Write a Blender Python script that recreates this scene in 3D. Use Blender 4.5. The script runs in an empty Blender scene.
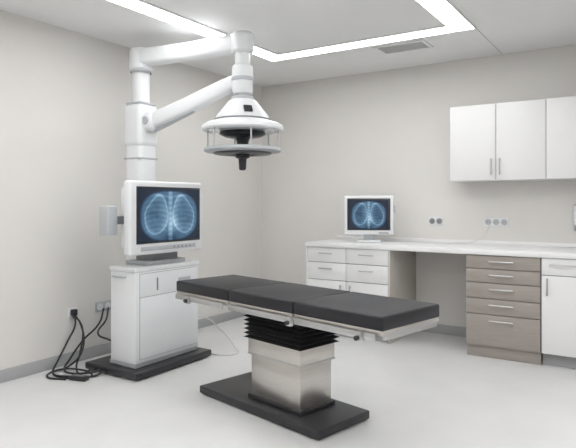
import bpy, bmesh, math, random
from mathutils import Vector, Matrix, Euler
random.seed(4)
scene = bpy.context.scene
scene.view_settings.view_transform = 'Standard'

# ------------------------------------------------------------ materials
def mat(name, col, rough=0.5, metal=0.0, noise=0.0, nscale=8.0, bump=0.0, bscale=200.0, emit=None, estr=0.0, coat=0.0, stretch=None, trans=0.0, spec=0.5):
    m = bpy.data.materials.new(name); m.use_nodes = True
    nt = m.node_tree; b = nt.nodes['Principled BSDF']
    b.inputs['Base Color'].default_value = (*col, 1)
    b.inputs['Roughness'].default_value = rough
    b.inputs['Metallic'].default_value = metal
    b.inputs['Coat Weight'].default_value = coat
    b.inputs['Specular IOR Level'].default_value = spec
    b.inputs['Transmission Weight'].default_value = trans
    if emit:
        b.inputs['Emission Color'].default_value = (*emit, 1)
        b.inputs['Emission Strength'].default_value = estr
    tc = nt.nodes.new('ShaderNodeTexCoord')
    mp = nt.nodes.new('ShaderNodeMapping')
    nt.links.new(tc.outputs['Object'], mp.inputs['Vector'])
    if stretch: mp.inputs['Scale'].default_value = stretch
    if noise > 0:
        n = nt.nodes.new('ShaderNodeTexNoise'); n.inputs['Scale'].default_value = nscale
        n.inputs['Detail'].default_value = 5
        nt.links.new(mp.outputs[0], n.inputs['Vector'])
        r = nt.nodes.new('ShaderNodeValToRGB')
        r.color_ramp.elements[0].position = 0.3; r.color_ramp.elements[1].position = 0.7
        r.color_ramp.elements[0].color = (*[max(0, c*(1-noise)) for c in col], 1)
        r.color_ramp.elements[1].color = (*[min(1, c*(1+noise)) for c in col], 1)
        nt.links.new(n.outputs['Fac'], r.inputs[0]); nt.links.new(r.outputs[0], b.inputs['Base Color'])
    if bump > 0:
        n2 = nt.nodes.new('ShaderNodeTexNoise'); n2.inputs['Scale'].default_value = bscale
        bp = nt.nodes.new('ShaderNodeBump'); bp.inputs['Strength'].default_value = bump
        bp.inputs['Distance'].default_value = 0.002
        nt.links.new(mp.outputs[0], n2.inputs['Vector'])
        nt.links.new(n2.outputs['Fac'], bp.inputs['Height']); nt.links.new(bp.outputs[0], b.inputs['Normal'])
    return m

M_wall = mat('wall_paint', (0.715, 0.70, 0.67), 0.85, noise=0.012, nscale=2, bump=0.05)
M_ceil = mat('ceiling_paint', (0.83, 0.83, 0.825), 0.9, noise=0.01, nscale=3)
M_floor = mat('vinyl_floor', (0.69, 0.69, 0.688), 0.30, noise=0.03, nscale=3, bump=0.02, bscale=60)
M_base = mat('cove_base', (0.40, 0.405, 0.41), 0.5, noise=0.02)
M_white = mat('white_laminate', (0.80, 0.80, 0.80), 0.35, noise=0.005)
M_counter = mat('white_counter', (0.82, 0.82, 0.82), 0.3, noise=0.01, nscale=20)
M_taupe = mat('taupe_laminate', (0.345, 0.31, 0.28), 0.45, noise=0.06, nscale=6, stretch=(1, 1, 14))
M_beige = mat('beige_panel', (0.56, 0.53, 0.485), 0.5, noise=0.02)
M_gap = mat('shadow_gap_black', (0.06, 0.06, 0.06), 0.8)  # shade between cabinet fronts, put into the colour behind them
M_steel = mat('brushed_steel', (0.62, 0.59, 0.56), 0.28, metal=0.92, noise=0.07, nscale=5, stretch=(1, 1, 30))
M_chrome = mat('satin_metal', (0.55, 0.55, 0.55), 0.3, metal=0.9)
M_black = mat('black_vinyl', (0.018, 0.018, 0.022), 0.42, noise=0.1, nscale=15, bump=0.1, bscale=300, spec=0.42)
M_rubber = mat('black_rubber', (0.018, 0.018, 0.02), 0.55, noise=0.1)
M_plateb = mat('dark_base_plate', (0.026, 0.026, 0.03), 0.35, noise=0.1)
M_plas = mat('white_plastic', (0.76, 0.775, 0.79), 0.35, noise=0.01, coat=0.15)
M_plas2 = mat('pale_grey_plastic', (0.45, 0.47, 0.49), 0.4, noise=0.02)
M_grey = mat('mid_grey_plastic', (0.22, 0.23, 0.24), 0.45, noise=0.02)
M_seam = mat('seam_grey', (0.35, 0.36, 0.37), 0.6)
M_dark = mat('dark_plastic', (0.022, 0.024, 0.028), 0.3)
M_lamp = mat('light_diffuser', (1, 1, 1), 0.5, emit=(0.995, 0.995, 1.0), estr=12.0)
M_white_cable = mat('white_cable', (0.6, 0.6, 0.6), 0.5)
M_lens = mat('lamp_lens', (0.70, 0.73, 0.75), 0.15, coat=0.5)

# ------------------------------------------------------------ helpers
def root(name, loc=(0, 0, 0), rz=0):
    e = bpy.data.objects.new(name, None); e.empty_display_size = 0.2
    scene.collection.objects.link(e); e.location = loc; e.rotation_euler = (0, 0, rz)
    return e

def finish(bm, name, m, parent=None, loc=(0, 0, 0), rot=(0, 0, 0), smooth=True):
    me = bpy.data.meshes.new(name); 
    bmesh.ops.recalc_face_normals(bm, faces=bm.faces)
    bm.to_mesh(me); bm.free()
    for p in me.polygons: p.use_smooth = smooth
    if smooth: me.set_sharp_from_angle(angle=math.radians(32))
    me.materials.append(m)
    o = bpy.data.objects.new(name, me); scene.collection.objects.link(o)
    o.location = loc; o.rotation_euler = rot
    if parent: o.parent = parent
    return o

def box(name, lo, hi, m, parent=None, bev=0.003, seg=2, rot=(0, 0, 0)):
    """lo/hi corners in the parent's frame"""
    c = [(a+b)/2 for a, b in zip(lo, hi)]; s = [abs(b-a) for a, b in zip(lo, hi)]
    bm = bmesh.new(); bmesh.ops.create_cube(bm, size=1)
    for v in bm.verts: v.co = Vector((v.co.x*s[0], v.co.y*s[1], v.co.z*s[2]))
    if bev > 0:
        bmesh.ops.bevel(bm, geom=bm.edges[:], offset=min(bev, min(s)*0.45), segments=seg, profile=0.5, affect='EDGES')
    return finish(bm, name, m, parent, c, rot)

def lathe(name, prof, m, parent=None, loc=(0, 0, 0), n=48, rot=(0, 0, 0)):
    bm = bmesh.new(); rings = []
    for r, z in prof:
        if r < 1e-5: rings.append([bm.verts.new((0, 0, z))])
        else: rings.append([bm.verts.new((r*math.cos(2*math.pi*i/n), r*math.sin(2*math.pi*i/n), z)) for i in range(n)])
    for a, b in zip(rings, rings[1:]):
        for i in range(n):
            j = (i+1) % n
            if len(a) == 1 and len(b) == 1: continue
            if len(a) == 1: bm.faces.new((a[0], b[i], b[j]))
            elif len(b) == 1: bm.faces.new((a[i], a[j], b[0]))
            else: bm.faces.new((a[i], a[j], b[j], b[i]))
    return finish(bm, name, m, parent, loc, rot)

def rod(name, p, q, r, m, parent=None, n=20, r2=None):
    p = Vector(p); q = Vector(q); d = q-p; L = d.length; r2 = r if r2 is None else r2
    e = min(0.004, r*0.3)
    o = lathe(name, [(0, 0), (r-e, 0), (r, e), (r2, L-e), (r2-e, L), (0, L)], m, parent, p, n)
    o.rotation_euler = d.to_track_quat('Z', 'Y').to_euler(); return o

def loft(name, secs, m, parent=None, k=24, expo=4.0):
    """superellipse sections: (centre, halfw, halfh) swept; local frame from path tangent"""
    bm = bmesh.new(); rings = []
    for i, (c, w, h) in enumerate(secs):
        c = Vector(c)
        a = Vector(secs[max(0, i-1)][0]); b = Vector(secs[min(len(secs)-1, i+1)][0])
        t = (b-a).normalized()
        up = Vector((0, 0, 1)) if abs(t.z) < 0.95 else Vector((1, 0, 0))
        s = t.cross(up).normalized(); u2 = s.cross(t).normalized()
        ring = []
        for j in range(k):
            an = 2*math.pi*j/k; ca, sa = math.cos(an), math.sin(an)
            x = math.copysign(abs(ca)**(2/expo), ca)*w; y = math.copysign(abs(sa)**(2/expo), sa)*h
            ring.append(bm.verts.new(c+s*x+u2*y))
        rings.append(ring)
    for a, b in zip(rings, rings[1:]):
        for i in range(k): bm.faces.new((a[i], a[(i+1) % k], b[(i+1) % k], b[i]))
    bm.faces.new(rings[0]); bm.faces.new(rings[-1][::-1])
    return finish(bm, name, m, parent)

def cable(name, splines, r, m, parent=None):
    cu = bpy.data.curves.new(name, 'CURVE'); cu.dimensions = '3D'; cu.bevel_depth = r; cu.bevel_resolution = 3
    for pts in splines:
        s = cu.splines.new('BEZIER'); s.bezier_points.add(len(pts)-1)
        for bp, p in zip(s.bezier_points, pts):
            bp.co = p; bp.handle_left_type = bp.handle_right_type = 'AUTO'
        s.resolution_u = 10
    cu.materials.append(m)
    o = bpy.data.objects.new(name, cu); scene.collection.objects.link(o)
    if parent: o.parent = parent
    return o

# ------------------------------------------------------------ room
XR, YF, H = 5.3, -6.9, 2.76
box('floor', (-0.1, YF-0.1, -0.1), (XR+0.1, 0.1, 0), M_floor, bev=0)
box('ceiling', (-0.1, YF-0.1, H), (XR+0.1, 0.1, H+0.1), M_ceil, bev=0)
box('wall_left', (-0.1, YF, 0), (0, 0, H), M_wall, bev=0)
box('wall_back', (-0.1, 0, 0), (XR+0.1, 0.1, H), M_wall, bev=0)
box('wall_right', (XR, YF, 0), (XR+0.1, 0, H), M_wall, bev=0)
box('wall_front', (-0.1, YF-0.1, 0), (XR+0.1, YF, H), M_wall, bev=0)
def skirt(name, lo, hi): return box(name, lo, hi, M_base, bev=0.004)
skirt('baseboard_left', (0, YF, 0), (0.014, 0, 0.095))
skirt('baseboard_back', (0.014, -0.014, 0), (1.05, 0, 0.095))
skirt('baseboard_back.001', (1.975, -0.014, 0), (2.66, 0, 0.095))
skirt('baseboard_right', (XR-0.014, YF, 0), (XR, -0.8, 0.095))
skirt('baseboard_front', (0.014, YF, 0), (XR-0.014, YF+0.014, 0.095))

# ceiling LED ring
cl = root('ceiling_light_ring', (0, 0, 0))
x0, x1, y0, y1, w = 0.86, 2.84, -3.7, -1.02, 0.17
zz = (H-0.012, H-0.001)
box('diffuser_1', (x0, y0, zz[0]), (x0+w, y1, zz[1]), M_lamp, cl, bev=0)
box('diffuser_2', (x1-w, y0, zz[0]), (x1, y1, zz[1]), M_lamp, cl, bev=0)
box('diffuser_3', (x0+w, y1-w, zz[0]), (x1-w, y1, zz[1]), M_lamp, cl, bev=0)
box('diffuser_4', (x0+w, y0, zz[0]), (x1-w, y0+w, zz[1]), M_lamp, cl, bev=0)
t = 0.012; q = (H-0.016, H-0.0005)
for k, a in enumerate([(x0-t, y0-t, x0, y1+t), (x1, y0-t, x1+t, y1+t), (x0, y1, x1, y1+t), (x0, y0-t, x1, y0),
                       (x0+w, y0+w, x0+w+t, y1-w), (x1-w-t, y0+w, x1-w, y1-w), (x0+w+t, y1-w-t, x1-w-t, y1-w), (x0+w+t, y0+w, x1-w-t, y0+w+t)]):
    box('trim_%d' % (k+1), (a[0], a[1], q[0]), (a[2], a[3], q[1]), M_ceil, cl, bev=0)
for i, (px, py) in enumerate([(1.4, -5.6), (3.9, -5.3), (4.1, -3.0)]):  # added fill panels out of view, brighten the room beyond the ring
    cp = root('added_fill_panel' + ('' if i == 0 else '.%03d' % i), (px, py, H))
    box('frame', (-0.63, -0.33, -0.012), (0.63, 0.33, -0.001), M_white, cp, bev=0.002)
    box('diffuser', (-0.6, -0.3, -0.016), (0.6, 0.3, -0.011), M_lamp, cp, bev=0)
# ceiling panel joint
box('trim_1', (2.836, -1.00, H-0.002), (2.843, -0.01, H+0.001), M_plas2, None, bev=0)

# vent
v = root('ceiling_vent', (2.13, -0.76, H))
for a in ((-0.24, -0.15, 0.24, -0.12), (-0.24, 0.12, 0.24, 0.15), (-0.24, -0.12, -0.21, 0.12), (0.21, -0.12, 0.24, 0.12)):
    box('frame', (a[0], a[1], -0.010), (a[2], a[3], -0.001), M_ceil, v, bev=0.003)
box('back', (-0.21, -0.12, -0.003), (0.21, 0.12, -0.001), M_plas2, v, bev=0)
for i in range(8):
    y = -0.105+i*0.03
    box('louver_%d' % (i+1), (-0.21, y-0.011, -0.010), (0.21, y+0.011, -0.005), M_ceil, v, bev=0.001, rot=(0.25, 0, 0))

# ------------------------------------------------------------ cabinetry
FY = -0.70
def hbar(parent, x, z, y, L=0.11):
    rod('handle_bar', (x-L/2, y-0.028, z), (x+L/2, y-0.028, z), 0.006, M_chrome, parent, 12)
    for s in (-1, 1): rod('handle_post', (x+s*L*0.38, y, z), (x+s*L*0.38, y-0.028, z), 0.004, M_chrome, parent, 10)
def vbar(parent, x, z, y, L=0.14):
    rod('handle_bar', (x, y-0.028, z-L/2), (x, y-0.028, z+L/2), 0.007, M_chrome, parent, 12)
    for s in (-1, 1): rod('handle_post', (x, y, z+s*L*0.38), (x, y-0.028, z+s*L*0.38), 0.0045, M_chrome, parent, 10)

ct = root('countertop')
box('slab', (1.05, FY-0.015, 0.885), (XR-0.002, -0.002, 0.93), M_counter, ct, bev=0.004)
box('upstand', (1.05, -0.022, 0.93), (XR-0.002, -0.002, 0.965), M_counter, ct, bev=0.003)

c1 = root('base_cabinet')
box('carcass', (1.07, FY+0.02, 0.10), (1.955, -0.003, 0.884), M_gap, c1)
box('end_panel', (1.052, FY+0.0, 0.0), (1.07, -0.003, 0.884), M_white, c1, bev=0.001)
box('side_panel', (1.955, FY+0.0, 0.0), (1.973, -0.003, 0.884), M_beige, c1, bev=0.001)
box('toe_kick', (1.07, FY+0.07, 0), (1.955, FY+0.085, 0.10), M_base, c1)
for col, (a, b) in enumerate([(1.072, 1.509), (1.514, 1.953)]):
    zs = [(0.735, 0.882), (0.56, 0.729), (0.105, 0.554)]
    for r, (z0, z1) in enumerate(zs):
        box('drawer_front_%d_%d' % (col+1, r+1), (a, FY, z0), (b, FY+0.019, z1), M_white, c1, bev=0.002)
        if r < 2: hbar(c1, (a+b)/2, z1-0.055, FY, 0.15)
        else: vbar(c1, b-0.05 if col == 0 else a+0.05, z1-0.1, FY)

c2 = root('drawer_cabinet')
box('carcass', (2.683, FY+0.02, 0.09), (3.285, -0.003, 0.884), M_taupe, c2)
box('toe_kick', (2.683, FY+0.03, 0), (3.285, FY+0.045, 0.10), M_taupe, c2)
zs = [0.88, 0.765, 0.645, 0.51, 0.375, 0.105]
for i in range(5):
    box('drawer_front_%d' % (i+1), (2.685, FY, zs[i+1]+0.004), (3.283, FY+0.019, zs[i]-0.003), M_taupe, c2, bev=0.002)
    hbar(c2, 2.98, zs[i]-0.05, FY, 0.2)

c3 = root('base_cabinet')
box('carcass', (3.29, FY+0.02, 0.10), (XR-0.003, -0.003, 0.884), M_gap, c3)
box('toe_kick', (3.29, FY+0.07, 0), (XR-0.003, FY+0.085, 0.10), M_base, c3)
for k in range(4):
    a = 3.293+k*0.5; b = a+0.495
    box('drawer_front_%d' % (k+1), (a, FY, 0.745), (b, FY+0.019, 0.88), M_white, c3, bev=0.002)
    box('door_front_%d' % (k+1), (a, FY, 0.105), (b, FY+0.019, 0.739), M_white, c3, bev=0.002)
    hbar(c3, a+0.16, 0.83, FY, 0.2)
    vbar(c3, a+0.045, 0.65, FY)

uc = root('wall_cabinet')
UY = -0.35
box('carcass', (2.435, UY+0.0205, 1.54), (4.955, -0.003, 2.235), M_white, uc)
box('door_gap_shade', (2.44, UY+0.019, 1.545), (4.95, UY+0.0205, 2.23), M_gap, uc, bev=0)  # dark sheet painting the shade in the gaps between doors
for k in range(6):
    a = 2.436+k*0.42; b = a+0.415
    box('door_front_%d' % (k+1), (a, UY, 1.54), (b, UY+0.019, 2.235), M_white, uc, bev=0.002)
    vbar(uc, (b-0.035) if k % 2 == 0 else (a+0.035), 1.66, UY, 0.15)

# ------------------------------------------------------------ wall sockets
def socket(loc, axis, gang, plate, inner, W=0.085):
    s = root('wall_socket', loc, axis)   # faces local -Y
    tot = W*gang
    box('plate', (-tot/2, -0.010, -0.043), (tot/2, -0.0005, 0.043), plate, s, bev=0.004)
    for g in range(gang):
        cx = -tot/2+W*(g+0.5)
        lathe('rim', [(0.030, 0), (0.030, 0.003), (0.024, 0.004), (0.022, -0.004), (0, -0.004)], inner, s, (cx, -0.0105, 0), 28, (math.radians(90), 0, 0))
        lathe('well', [(0.0215, 0), (0.0215, 0.0015), (0, 0.0015)], inner, s, (cx, -0.0102, 0), 28, (math.radians(90), 0, 0))
        for t in (-1, 1):
            rod('pin_hole', (cx+t*0.009, -0.0105, 0), (cx+t*0.009, -0.0125, 0), 0.003, M_dark, s, 10)
    return s
socket((2.185, 0, 1.145), 0, 2, M_plas, M_grey, 0.075)
socket((2.78, 0, 1.145), 0, 3, M_plas, M_plas2, 0.075)
socket((0, -2.72, 0.42), math.radians(90), 1, M_plas, M_plas2, 0.1)
socket((0, -2.40, 0.425), math.radians(90), 2, M_plas2, M_plas, 0.085)
d = root('soap_dispenser', (3.5, 0, 1.08))
box('backplate', (-0.045, -0.02, 0), (0.045, -0.001, 0.24), M_plas2, d, bev=0.006)
box('bottle', (-0.04, -0.10, 0.05), (0.04, -0.02, 0.23), M_plas, d, bev=0.02, seg=4)
box('lever', (-0.02, -0.12, 0.01), (0.02, -0.02, 0.035), M_grey, d, bev=0.006)

# ------------------------------------------------------------ X-ray picture mesh
def sstep(a, b, x):
    t = max(0, min(1, (x-a)/(b-a))); return t*t*(3-2*t)
def hsh(i, j):
    x = math.sin(i*127.1+j*311.7)*43758.5453; return x-math.floor(x)
def vn(x, y):
    i, j = math.floor(x), math.floor(y); fx, fy = x-i, y-j
    fx = fx*fx*(3-2*fx); fy = fy*fy*(3-2*fy)
    return (hsh(i, j)*(1-fx)+hsh(i+1, j)*fx)*(1-fy)+(hsh(i, j+1)*(1-fx)+hsh(i+1, j+1)*fx)*fy
def fbm(x, y): return 0.5*vn(x, y)+0.3*vn(2.1*x+5, 2.1*y)+0.2*vn(4.3*x, 4.3*y+9)
def xray_mat():
    m = bpy.data.materials.new('xray_display'); m.use_nodes = True
    nt = m.node_tree; b = nt.nodes['Principled BSDF']
    a = nt.nodes.new('ShaderNodeAttribute'); a.attribute_name = 'Col'
    b.inputs['Base Color'].default_value = (0.01, 0.01, 0.012, 1)
    b.inputs['Roughness'].default_value = 0.25
    nt.links.new(a.outputs['Color'], b.inputs['Emission Color']); b.inputs['Emission Strength'].default_value = 1.0
    return m
M_x = xray_mat()
def chest(u, v, ux, vy, rib_amp, lungval):
    """radiograph: bright torso silhouette, two lung fields crossed by faint ribs, spine, clavicles, heart"""
    u = u/ux; v = v/vy
    nz = fbm(u*4+7, v*4+3)-0.5
    a = abs(u)
    # rounded torso silhouette
    r = (a/1.0)**2.6+(abs(v+0.05)/1.0)**2.6
    body = sstep(1.08, 0.80, r)
    val = 0.06+body*(0.36+0.10*nz)
    x = a-0.47; y = v+0.02
    rx = 0.38-0.09*sstep(0.0, 0.8, y); x += 0.09*sstep(0.0, 0.8, y)
    e = math.hypot(x/rx, y/0.80)
    if y < -0.35: e += 0.45*(-0.35-y)*sstep(0.9, 0.2, a)
    ins = sstep(1.06, 0.90, e)
    lung = lungval+0.22*nz+0.12*sstep(0.5, 0.1, a)+0.10*sstep(0.4, 0.95, e)
    val = val*(1-ins)+ins*lung
    val += 0.24*math.exp(-((e-1.0)/0.07)**2)*body
    rr = 0.0
    for k in range(9):
        vk = 0.88-0.19*k
        yy = vk+0.22*a-0.75*(a-0.30)**2
        rr = max(rr, math.exp(-((v-yy)/0.035)**2))
    val += rib_amp*rr*body*sstep(0.05, 0.15, a)*sstep(0.95, 0.8, a)
    sp = math.exp(-(u/0.075)**4)
    val += sp*body*(0.28+0.06*math.sin(v*30))
    val += 0.22*math.exp(-((u-0.10)/0.17)**2-((v+0.30)/0.30)**2)*body
    val += 0.12*math.exp(-((v-0.74-0.16*(a-0.15))/0.035)**2)*sstep(0.06, 0.12, a)*sstep(0.8, 0.6, a)*body
    val -= 0.25*math.exp(-(u/0.25)**2-((v+0.98)/0.20)**2)
    return max(0, min(1, val))
def fn_big(u, v): return chest(u, v, 0.95, 0.97, 0.075, 0.38)
def fn_small(u, v): return chest(u, v, 0.88, 0.97, 0.07, 0.30)
def xray(name, parent, w, h, fn, y):
    """grid in local XZ plane facing -Y, centred"""
    nx, nz = 180, 130
    me = bpy.data.meshes.new(name); vs = []; fs = []; cs = []
    for j in range(nz+1):
        for i in range(nx+1):
            u = -1+2*i/nx; v = -1+2*j/nz
            vs.append((u*w/2, 0, v*h/2)); g = fn(u, v)
            cs += [0.004+0.50*g**2.6, 0.011+0.68*g**2.0, 0.024+0.82*g**1.65, 1]
    for j in range(nz):
        for i in range(nx):
            a = j*(nx+1)+i; fs.append((a, a+1, a+nx+2, a+nx+1))
    me.from_pydata(vs, [], fs); me.update()
    ca = me.color_attributes.new('Col', 'FLOAT_COLOR', 'POINT'); ca.data.foreach_set('color', cs)
    me.materials.append(M_x)
    o = bpy.data.objects.new(name, me); scene.collection.objects.link(o); o.parent = parent
    o.location = y
    return o

# ------------------------------------------------------------ desktop monitor on counter
mo = root('computer_monitor', (1.60, -0.36, 0.93), math.radians(24))
box('housing', (-0.25, -0.03, 0.075), (0.25, 0.02, 0.475), M_plas, mo, bev=0.012, seg=3)
box('back_shell', (-0.17, 0.018, 0.13), (0.17, 0.075, 0.42), M_plas, mo, bev=0.02, seg=3)
box('inner_bezel', (-0.218, -0.033, 0.122), (0.218, -0.028, 0.447), M_dark, mo, bev=0.002)
xray('screen', mo, 0.40, 0.295, fn_small, (0, -0.0345, 0.283))
box('neck', (-0.05, -0.0, 0.02), (0.05, 0.04, 0.16), M_plas2, mo, bev=0.01)
box('foot', (-0.12, -0.09, 0.0), (0.12, 0.09, 0.022), M_plas, mo, bev=0.01, seg=3)
box('button_strip', (0.10, -0.033, 0.09), (0.2, -0.029, 0.10), M_grey, mo, bev=0.001)
box('side_handle', (0.25, -0.02, 0.30), (0.272, 0.01, 0.38), M_plas2, mo, bev=0.006)

# ------------------------------------------------------------ imaging cart (front faces local -Y -> world +X)
ic = root('xray_imaging_cart', (0.50, -2.33, 0), math.radians(90))
box('base_plate', (-0.46, -0.35, 0.012), (0.39, 0.245, 0.065), M_plateb, ic, bev=0.012, seg=3)
for sx in (-0.36, 0.32):
    for sy in (-0.25, 0.18):
        lathe('caster', [(0, 0), (0.035, 0), (0.038, 0.004), (0.038, 0.012), (0, 0.012)], M_rubber, ic, (sx, sy, 0), 24)
box('lower_plinth', (-0.378, -0.248, 0.065), (0.318, 0.05, 0.10), M_plas2, ic, bev=0.006, seg=3)
box('cabinet_body', (-0.385, -0.255, 0.095), (0.325, 0.03, 0.80), M_plas, ic, bev=0.012, seg=3)
box('top_deck', (-0.392, -0.262, 0.797), (0.332, 0.035, 0.835), M_plas, ic, bev=0.010, seg=3)
box('front_recess', (-0.345, -0.2562, 0.125), (0.305, -0.2545, 0.785), M_seam, ic, bev=0)
box('front_panel_lower', (-0.341, -0.260, 0.129), (0.301, -0.254, 0.60), M_plas, ic, bev=0.002)
box('front_panel_upper', (-0.341, -0.260, 0.604), (0.301, -0.254, 0.781), M_plas, ic, bev=0.002)
box('drawer_pull', (0.07, -0.272, 0.685), (0.21, -0.259, 0.715), M_plas2, ic, bev=0.005)
box('status_strip', (-0.17, -0.263, 0.64), (-0.155, -0.259, 0.74), M_grey, ic, bev=0.001)
rod('side_handle', (-0.41, -0.16, 0.76), (-0.41, -0.02, 0.76), 0.008, M_plas2, ic)
for yy in (-0.15, -0.03): rod('side_handle_post', (-0.384, yy, 0.76), (-0.412, yy, 0.76), 0.006, M_plas2, ic)
box('monitor_neck_base', (-0.24, -0.22, 0.835), (0.20, 0.02, 0.87), M_plas2, ic, bev=0.008, seg=3)
box('monitor_neck', (-0.17, -0.20, 0.865), (0.13, -0.02, 0.95), M_grey, ic, bev=0.010, seg=3)
cxm = -0.10
box('monitor_housing', (cxm-0.405, -0.33, 0.935), (cxm+0.395, -0.25, 1.50), M_plas, ic, bev=0.022, seg=4)
box('monitor_back_shell', (cxm-0.33, -0.255, 0.97), (cxm+0.33, -0.12, 1.46), M_plas, ic, bev=0.04, seg=4)
box('monitor_inner_bezel', (cxm-0.345, -0.334, 1.02), (cxm+0.355, -0.328, 1.455), M_dark, ic, bev=0.004)
xray('monitor_screen', ic, 0.67, 0.41, fn_big, (cxm+0.005, -0.3355, 1.238))
box('monitor_control_strip', (cxm-0.30, -0.334, 0.965), (cxm+0.30, -0.329, 0.998), M_plas2, ic, bev=0.002)
for i in range(5):
    rod('button_%d' % (i+1), (cxm+0.05+i*0.045, -0.333, 0.981), (cxm+0.05+i*0.045, -0.338, 0.981), 0.008, M_grey, ic, 14)
box('side_speaker', (cxm-0.50, -0.20, 1.09), (cxm-0.405, -0.10, 1.31), M_plas2, ic, bev=0.012, seg=3)
box('side_speaker_arm', (cxm-0.42, -0.18, 1.17), (cxm-0.32, -0.13, 1.23), M_grey, ic, bev=0.006)
rod('side_grip', (cxm+0.43, -0.28, 1.12), (cxm+0.43, -0.28, 1.42), 0.014, M_plas, ic)
for z in (1.13, 1.41): rod('grip_post', (cxm+0.38, -0.28, z), (cxm+0.43, -0.28, z), 0.009, M_plas2, ic)

# ------------------------------------------------------------ surgical lamp on column
cx, cy = 0.365, -2.30
sl = root('surgical_lamp', (cx, cy, 0.0655))
Z = -0.0655
def col(name, z0, z1, w, d, m, b=0.03):
    return box(name, (-w/2, -d/2, z0+Z), (w/2, d/2, z1+Z), m, sl, bev=b, seg=5)
col('column_foot', 0.066, 0.12, 0.20, 0.26, M_plas2, 0.02)
col('column_lower', 0.11, 1.86, 0.19, 0.20, M_plas, 0.04)
col('column_seam', 1.70, 1.715, 0.197, 0.207, M_plas2, 0.004)
col('column_collar', 1.80, 2.17, 0.22, 0.23, M_plas, 0.05)
col('column_collar_ring', 2.165, 2.185, 0.18, 0.18, M_plas2, 0.008)
lathe('column_upper', [(0, 2.15), (0.075, 2.15), (0.075, 2.50), (0.0, 2.50)], M_plas, sl, (0, 0, Z), 36)
lathe('column_head', [(0, 2.46), (0.085, 2.46), (0.10, 2.475), (0.10, 2.62), (0.085, 2.645), (0, 2.65)], M_plas, sl, (0, 0, Z), 40)
lathe('column_head_ring', [(0.088, 2.44), (0.092, 2.45), (0.088, 2.46)], M_plas2, sl, (0, 0, Z), 40)
lx, ly = 1.39-cx, -2.21-cy
loft('upper_arm', [((0.0, 0, 2.565+Z), 0.085, 0.06), ((0.12, 0.003, 2.568+Z), 0.075, 0.07), ((0.5*lx, 0.5*ly, 2.565+Z), 0.062, 0.066),
                   ((0.9*lx, 0.9*ly, 2.57+Z), 0.062, 0.068), ((lx, ly, 2.57+Z), 0.07, 0.068)], M_plas, sl, expo=5)
lathe('upper_arm_joint', [(0, 2.49), (0.075, 2.49), (0.09, 2.505), (0.09, 2.625), (0.075, 2.645), (0, 2.65)], M_plas, sl, (lx, ly, Z), 40)
box('arm_knuckle', (0.04, -0.075, 1.93+Z), (0.20, 0.075, 2.10+Z), M_plas, sl, bev=0.05, seg=5)
rod('knuckle_pin', (0.13, -0.085, 2.02+Z), (0.13, 0.085, 2.02+Z), 0.035, M_plas2, sl, 24)
loft('spring_arm', [((0.10, 0.0, 2.005+Z), 0.05, 0.055), ((0.2, 0.01, 2.03+Z), 0.062, 0.07), ((0.5*lx, 0.5*ly, 2.125+Z), 0.058, 0.066),
                    ((0.85*lx, 0.85*ly, 2.245+Z), 0.052, 0.058), ((0.98*lx, 0.98*ly, 2.285+Z), 0.045, 0.05)], M_plas, sl, expo=4)
rod('cylinder_strut', (0.16, 0.0, 1.935+Z), (0.55*lx, 0.55*ly, 2.08+Z), 0.018, M_plas2, sl)
lathe('drop_post', [(0, 2.50), (0.058, 2.50), (0.058, 2.40), (0.078, 2.385), (0.082, 2.36), (0.082, 2.20), (0.074, 2.175), (0.05, 2.16), (0.05, 2.10), (0, 2.10)], M_plas, sl, (lx, ly, Z), 40)
lathe('drop_ring', [(0.084, 2.30), (0.088, 2.295), (0.088, 2.275), (0.084, 2.27)], M_plas2, sl, (lx, ly, Z), 40)
lathe('drop_ring_lower', [(0.0, 2.15), (0.085, 2.15), (0.09, 2.14), (0.09, 2.125), (0.0, 2.12)], M_plas2, sl, (lx, ly, Z), 40)
lathe('lamp_dome', [(0, 2.135), (0.085, 2.13), (0.11, 2.115), (0.165, 2.045), (0.20, 2.005), (0.212, 1.975), (0.215, 1.965), (0.28, 1.945), (0.312, 1.925), (0.316, 1.90),
                    (0.308, 1.888), (0.27, 1.885), (0.262, 1.895), (0, 1.895)], M_plas, sl, (lx, ly, Z), 64)
lathe('dome_seam', [(0.213, 1.977), (0.219, 1.973), (0.219, 1.967), (0.213, 1.964)], M_grey, sl, (lx, ly, Z), 64)
lathe('lamp_lens', [(0.262, 1.893), (0.25, 1.882), (0.13, 1.878), (0, 1.878)], M_lens, sl, (lx, ly, Z), 56)
lathe('lamp_hub', [(0, 1.885), (0.17, 1.88), (0.18, 1.86), (0.14, 1.84), (0.06, 1.835), (0.045, 1.80), (0.045, 1.72), (0, 1.72)], M_dark, sl, (lx, ly, Z), 40)
lathe('shadow_shield', [(0.0, 1.765), (0.20, 1.765), (0.285, 1.755), (0.298, 1.745), (0.298, 1.73), (0.285, 1.722), (0.20, 1.715), (0.0, 1.712)], M_plas2, sl, (lx, ly, Z), 64)
lathe('shield_ring', [(0.10, 1.717), (0.225, 1.722), (0.228, 1.712), (0.215, 1.705), (0.10, 1.702)], M_dark, sl, (lx, ly, Z), 56)
lathe('focus_knob', [(0, 1.715), (0.055, 1.71), (0.055, 1.68), (0.032, 1.67), (0.028, 1.60), (0.024, 1.585), (0, 1.58)], M_dark, sl, (lx, ly, Z), 32)
for i in range(6):
    a = math.radians(20+60*i); r = 0.285
    rod('shield_strut_%d' % (i+1), (lx+r*math.cos(a), ly+r*math.sin(a), 1.735+Z), (lx+r*math.cos(a), ly+r*math.sin(a), 1.895+Z), 0.006, M_plas2, sl, 12)
a = math.radians(-40)
bx = box('dome_switch', (-0.032, -0.008, -0.03), (0.032, 0.008, 0.03), M_dark, sl, bev=0.004)
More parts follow.
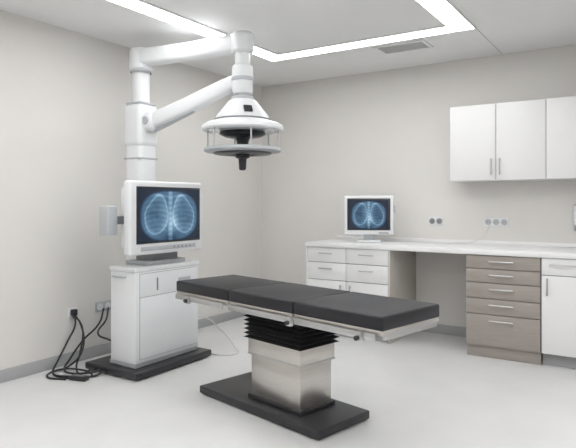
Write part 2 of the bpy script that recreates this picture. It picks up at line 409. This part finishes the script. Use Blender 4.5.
bx.location = (lx+0.185*math.cos(a), ly+0.185*math.sin(a), 2.035+Z); bx.rotation_euler = (math.radians(-40), 0, a+math.radians(90))

# ------------------------------------------------------------ operating table
TH = math.radians(-13)
ot = root('operating_table', (2.06, -2.62, 0), TH)
box('floor_plate', (-0.62, -0.245, 0.008), (0.505, 0.225, 0.058), M_plateb, ot, bev=0.008, seg=3)
box('floor_plate_pad', (-0.60, -0.23, 0), (0.49, 0.21, 0.01), M_rubber, ot, bev=0.002)
px = 0.04
box('pedestal_collar', (px-0.245, -0.155, 0.055), (px+0.245, 0.155, 0.085), M_plateb, ot, bev=0.006)
box('pedestal_lower', (px-0.225, -0.14, 0.08), (px+0.225, 0.14, 0.36), M_steel, ot, bev=0.004)
box('pedestal_upper', (px-0.24, -0.155, 0.35), (px+0.24, 0.155, 0.46), M_steel, ot, bev=0.004)
box('pedestal_trim', (px-0.243, -0.158, 0.345), (px+0.243, 0.158, 0.355), M_chrome, ot, bev=0.002)
bm = bmesh.new(); rings = []
n = 6
for i in range(2*n+1):
    z = 0.455+0.165*i/(2*n); e = 0.0 if i % 2 else 0.028
    hw, hd = 0.235+e, 0.15+e
    rings.append([bm.verts.new((px+sx*hw, sy*hd, z)) for sx, sy in ((-1, -1), (1, -1), (1, 1), (-1, 1))])
for a_, b_ in zip(rings, rings[1:]):
    for i in range(4): bm.faces.new((a_[i], a_[(i+1) % 4], b_[(i+1) % 4], b_[i]))
bm.faces.new(rings[0]); bm.faces.new(rings[-1])
finish(bm, 'bellows', M_rubber, ot, smooth=False)
box('head_block', (px-0.28, -0.17, 0.605), (px+0.28, 0.17, 0.645), M_dark, ot, bev=0.006)
tx, ty, L, W = 0.076, -0.033, 1.82, 0.53
box('cross_frame', (tx-0.55, ty-0.17, 0.635), (tx+0.62, ty+0.17, 0.675), M_chrome, ot, bev=0.006)
segs = [(-L/2, -L/2+0.60), (-L/2+0.605, -L/2+1.19), (-L/2+1.195, L/2)]
for i, (a_, b_) in enumerate(segs):
    box('section_tray_%d' % (i+1), (tx+a_+0.004, ty-W/2+0.004, 0.674), (tx+b_-0.004, ty+W/2-0.004, 0.700), M_steel, ot, bev=0.003)
    box('cushion_%d' % (i+1), (tx+a_, ty-W/2, 0.698), (tx+b_, ty+W/2, 0.772), M_black, ot, bev=0.012, seg=4)
    for s in (-1, 1):
        y = ty+s*(W/2+0.018)
        box('side_rail', (tx+a_+0.03, y-0.006, 0.650), (tx+b_-0.03, y+0.006, 0.685), M_chrome, ot, bev=0.003)
        for xx in (a_+0.1, b_-0.1):
            box('rail_standoff', (tx+xx-0.014, min(y, ty+s*(W/2-0.03)), 0.658), (tx+xx+0.014, max(y, ty+s*(W/2-0.03)), 0.678), M_chrome, ot, bev=0.002)
for (xx, s) in ((L/2-0.12, -1), (L/2-0.62, -1), (-L/2+0.2, -1), (L/2-0.2, 1)):
    y = ty+s*(W/2+0.03)
    box('rail_clamp', (tx+xx-0.018, y-0.016, 0.637), (tx+xx+0.018, y+0.014, 0.69), M_chrome, ot, bev=0.005)
    rod('clamp_knob', (tx+xx, y+s*0.012, 0.658), (tx+xx, y+s*0.035, 0.658), 0.013, M_dark, ot, 18)
for yy in (-0.18, 0.18):
    rod('section_slide', (tx+L/2-0.5, ty+yy, 0.652), (tx+L/2-0.01, ty+yy, 0.664), 0.012, M_chrome, ot)
    rod('section_slide', (tx-L/2+0.03, ty+yy, 0.664), (tx-L/2+0.5, ty+yy, 0.652), 0.012, M_chrome, ot)
box('end_bracket', (tx+L/2-0.022, ty-0.24, 0.65), (tx+L/2-0.002, ty+0.24, 0.69), M_chrome, ot, bev=0.004)

# ------------------------------------------------------------ cables
rz = 0.008
cable('power_cable', [
    [(0.03, -2.72, 0.41), (0.07, -2.74, 0.33), (0.05, -2.80, 0.20), (0.06, -2.90, 0.06), (0.12, -2.98, rz), (0.30, -3.02, rz), (0.46, -2.93, rz), (0.42, -2.85, rz), (0.25, -2.85, 0.02), (0.14, -2.93, 0.02), (0.20, -3.03, 0.02), (0.38, -2.99, 0.02), (0.47, -2.88, rz), (0.50, -2.80, 0.03)],
    [(0.03, -2.71, 0.40), (0.11, -2.70, 0.30), (0.16, -2.76, 0.12), (0.22, -2.84, 0.02), (0.34, -2.87, rz), (0.36, -2.80, 0.03)],
    [(0.03, -2.42, 0.41), (0.07, -2.50, 0.30), (0.05, -2.65, 0.18), (0.07, -2.80, 0.05), (0.15, -2.90, 0.022), (0.30, -2.95, 0.022), (0.44, -2.86, 0.03), (0.46, -2.80, 0.04)],
    [(0.03, -2.73, 0.39), (0.16, -2.76, 0.36), (0.24, -2.80, 0.16), (0.16, -2.88, 0.03), (0.10, -2.95, rz), (0.2, -3.08, rz), (0.36, -3.04, rz)],
    [(0.03, -2.37, 0.41), (0.10, -2.45, 0.33), (0.18, -2.60, 0.26), (0.48, -2.72, 0.25)]],
    0.0075, M_rubber)
pl = root('power_plug', (0.011, -2.72, 0.42))
box('plug_body', (0.0, -0.025, -0.022), (0.035, 0.025, 0.03), M_dark, pl, bev=0.006)
box('plug_cable_boot', (0.012, -0.010, -0.045), (0.028, 0.010, -0.018), M_dark, pl, bev=0.004)
pa = root('power_adapter', (0.44, -2.98, 0.0), 0.3)
box('adapter_body', (-0.07, -0.03, 0), (0.07, 0.03, 0.035), M_dark, pa, bev=0.008)
box('adapter_label', (-0.04, -0.018, 0.0345), (0.04, 0.018, 0.0358), M_grey, pa, bev=0)
cable('data_cable', [[(0.68, -2.01, 0.35), (0.74, -1.92, 0.33), (0.80, -1.76, 0.20), (0.88, -1.66, 0.03), (0.97, -1.74, 0.007), (0.90, -1.86, 0.007), (0.74, -1.88, 0.007)]], 0.006, M_white_cable)
cable('monitor_cable', [[(2.72, -0.02, 1.14), (2.70, -0.05, 1.05), (2.62, -0.06, 0.97), (2.4, -0.08, 0.938), (2.0, -0.15, 0.936), (1.66, -0.26, 0.938)]], 0.003, M_white_cable)

# ------------------------------------------------------------ camera
cam = bpy.data.cameras.new('camera'); co = bpy.data.objects.new('camera', cam)
scene.collection.objects.link(co)
cam.sensor_width = 36; cam.lens = 570/576*36; cam.shift_y = -21/576
co.location = (4.077, -5.724, 1.33); co.rotation_euler = (math.radians(90), 0, math.radians(32.85))
scene.camera = co
wd = bpy.data.worlds.new('world'); scene.world = wd; wd.use_nodes = True
wd.node_tree.nodes['Background'].inputs[0].default_value = (0.8, 0.85, 0.9, 1)
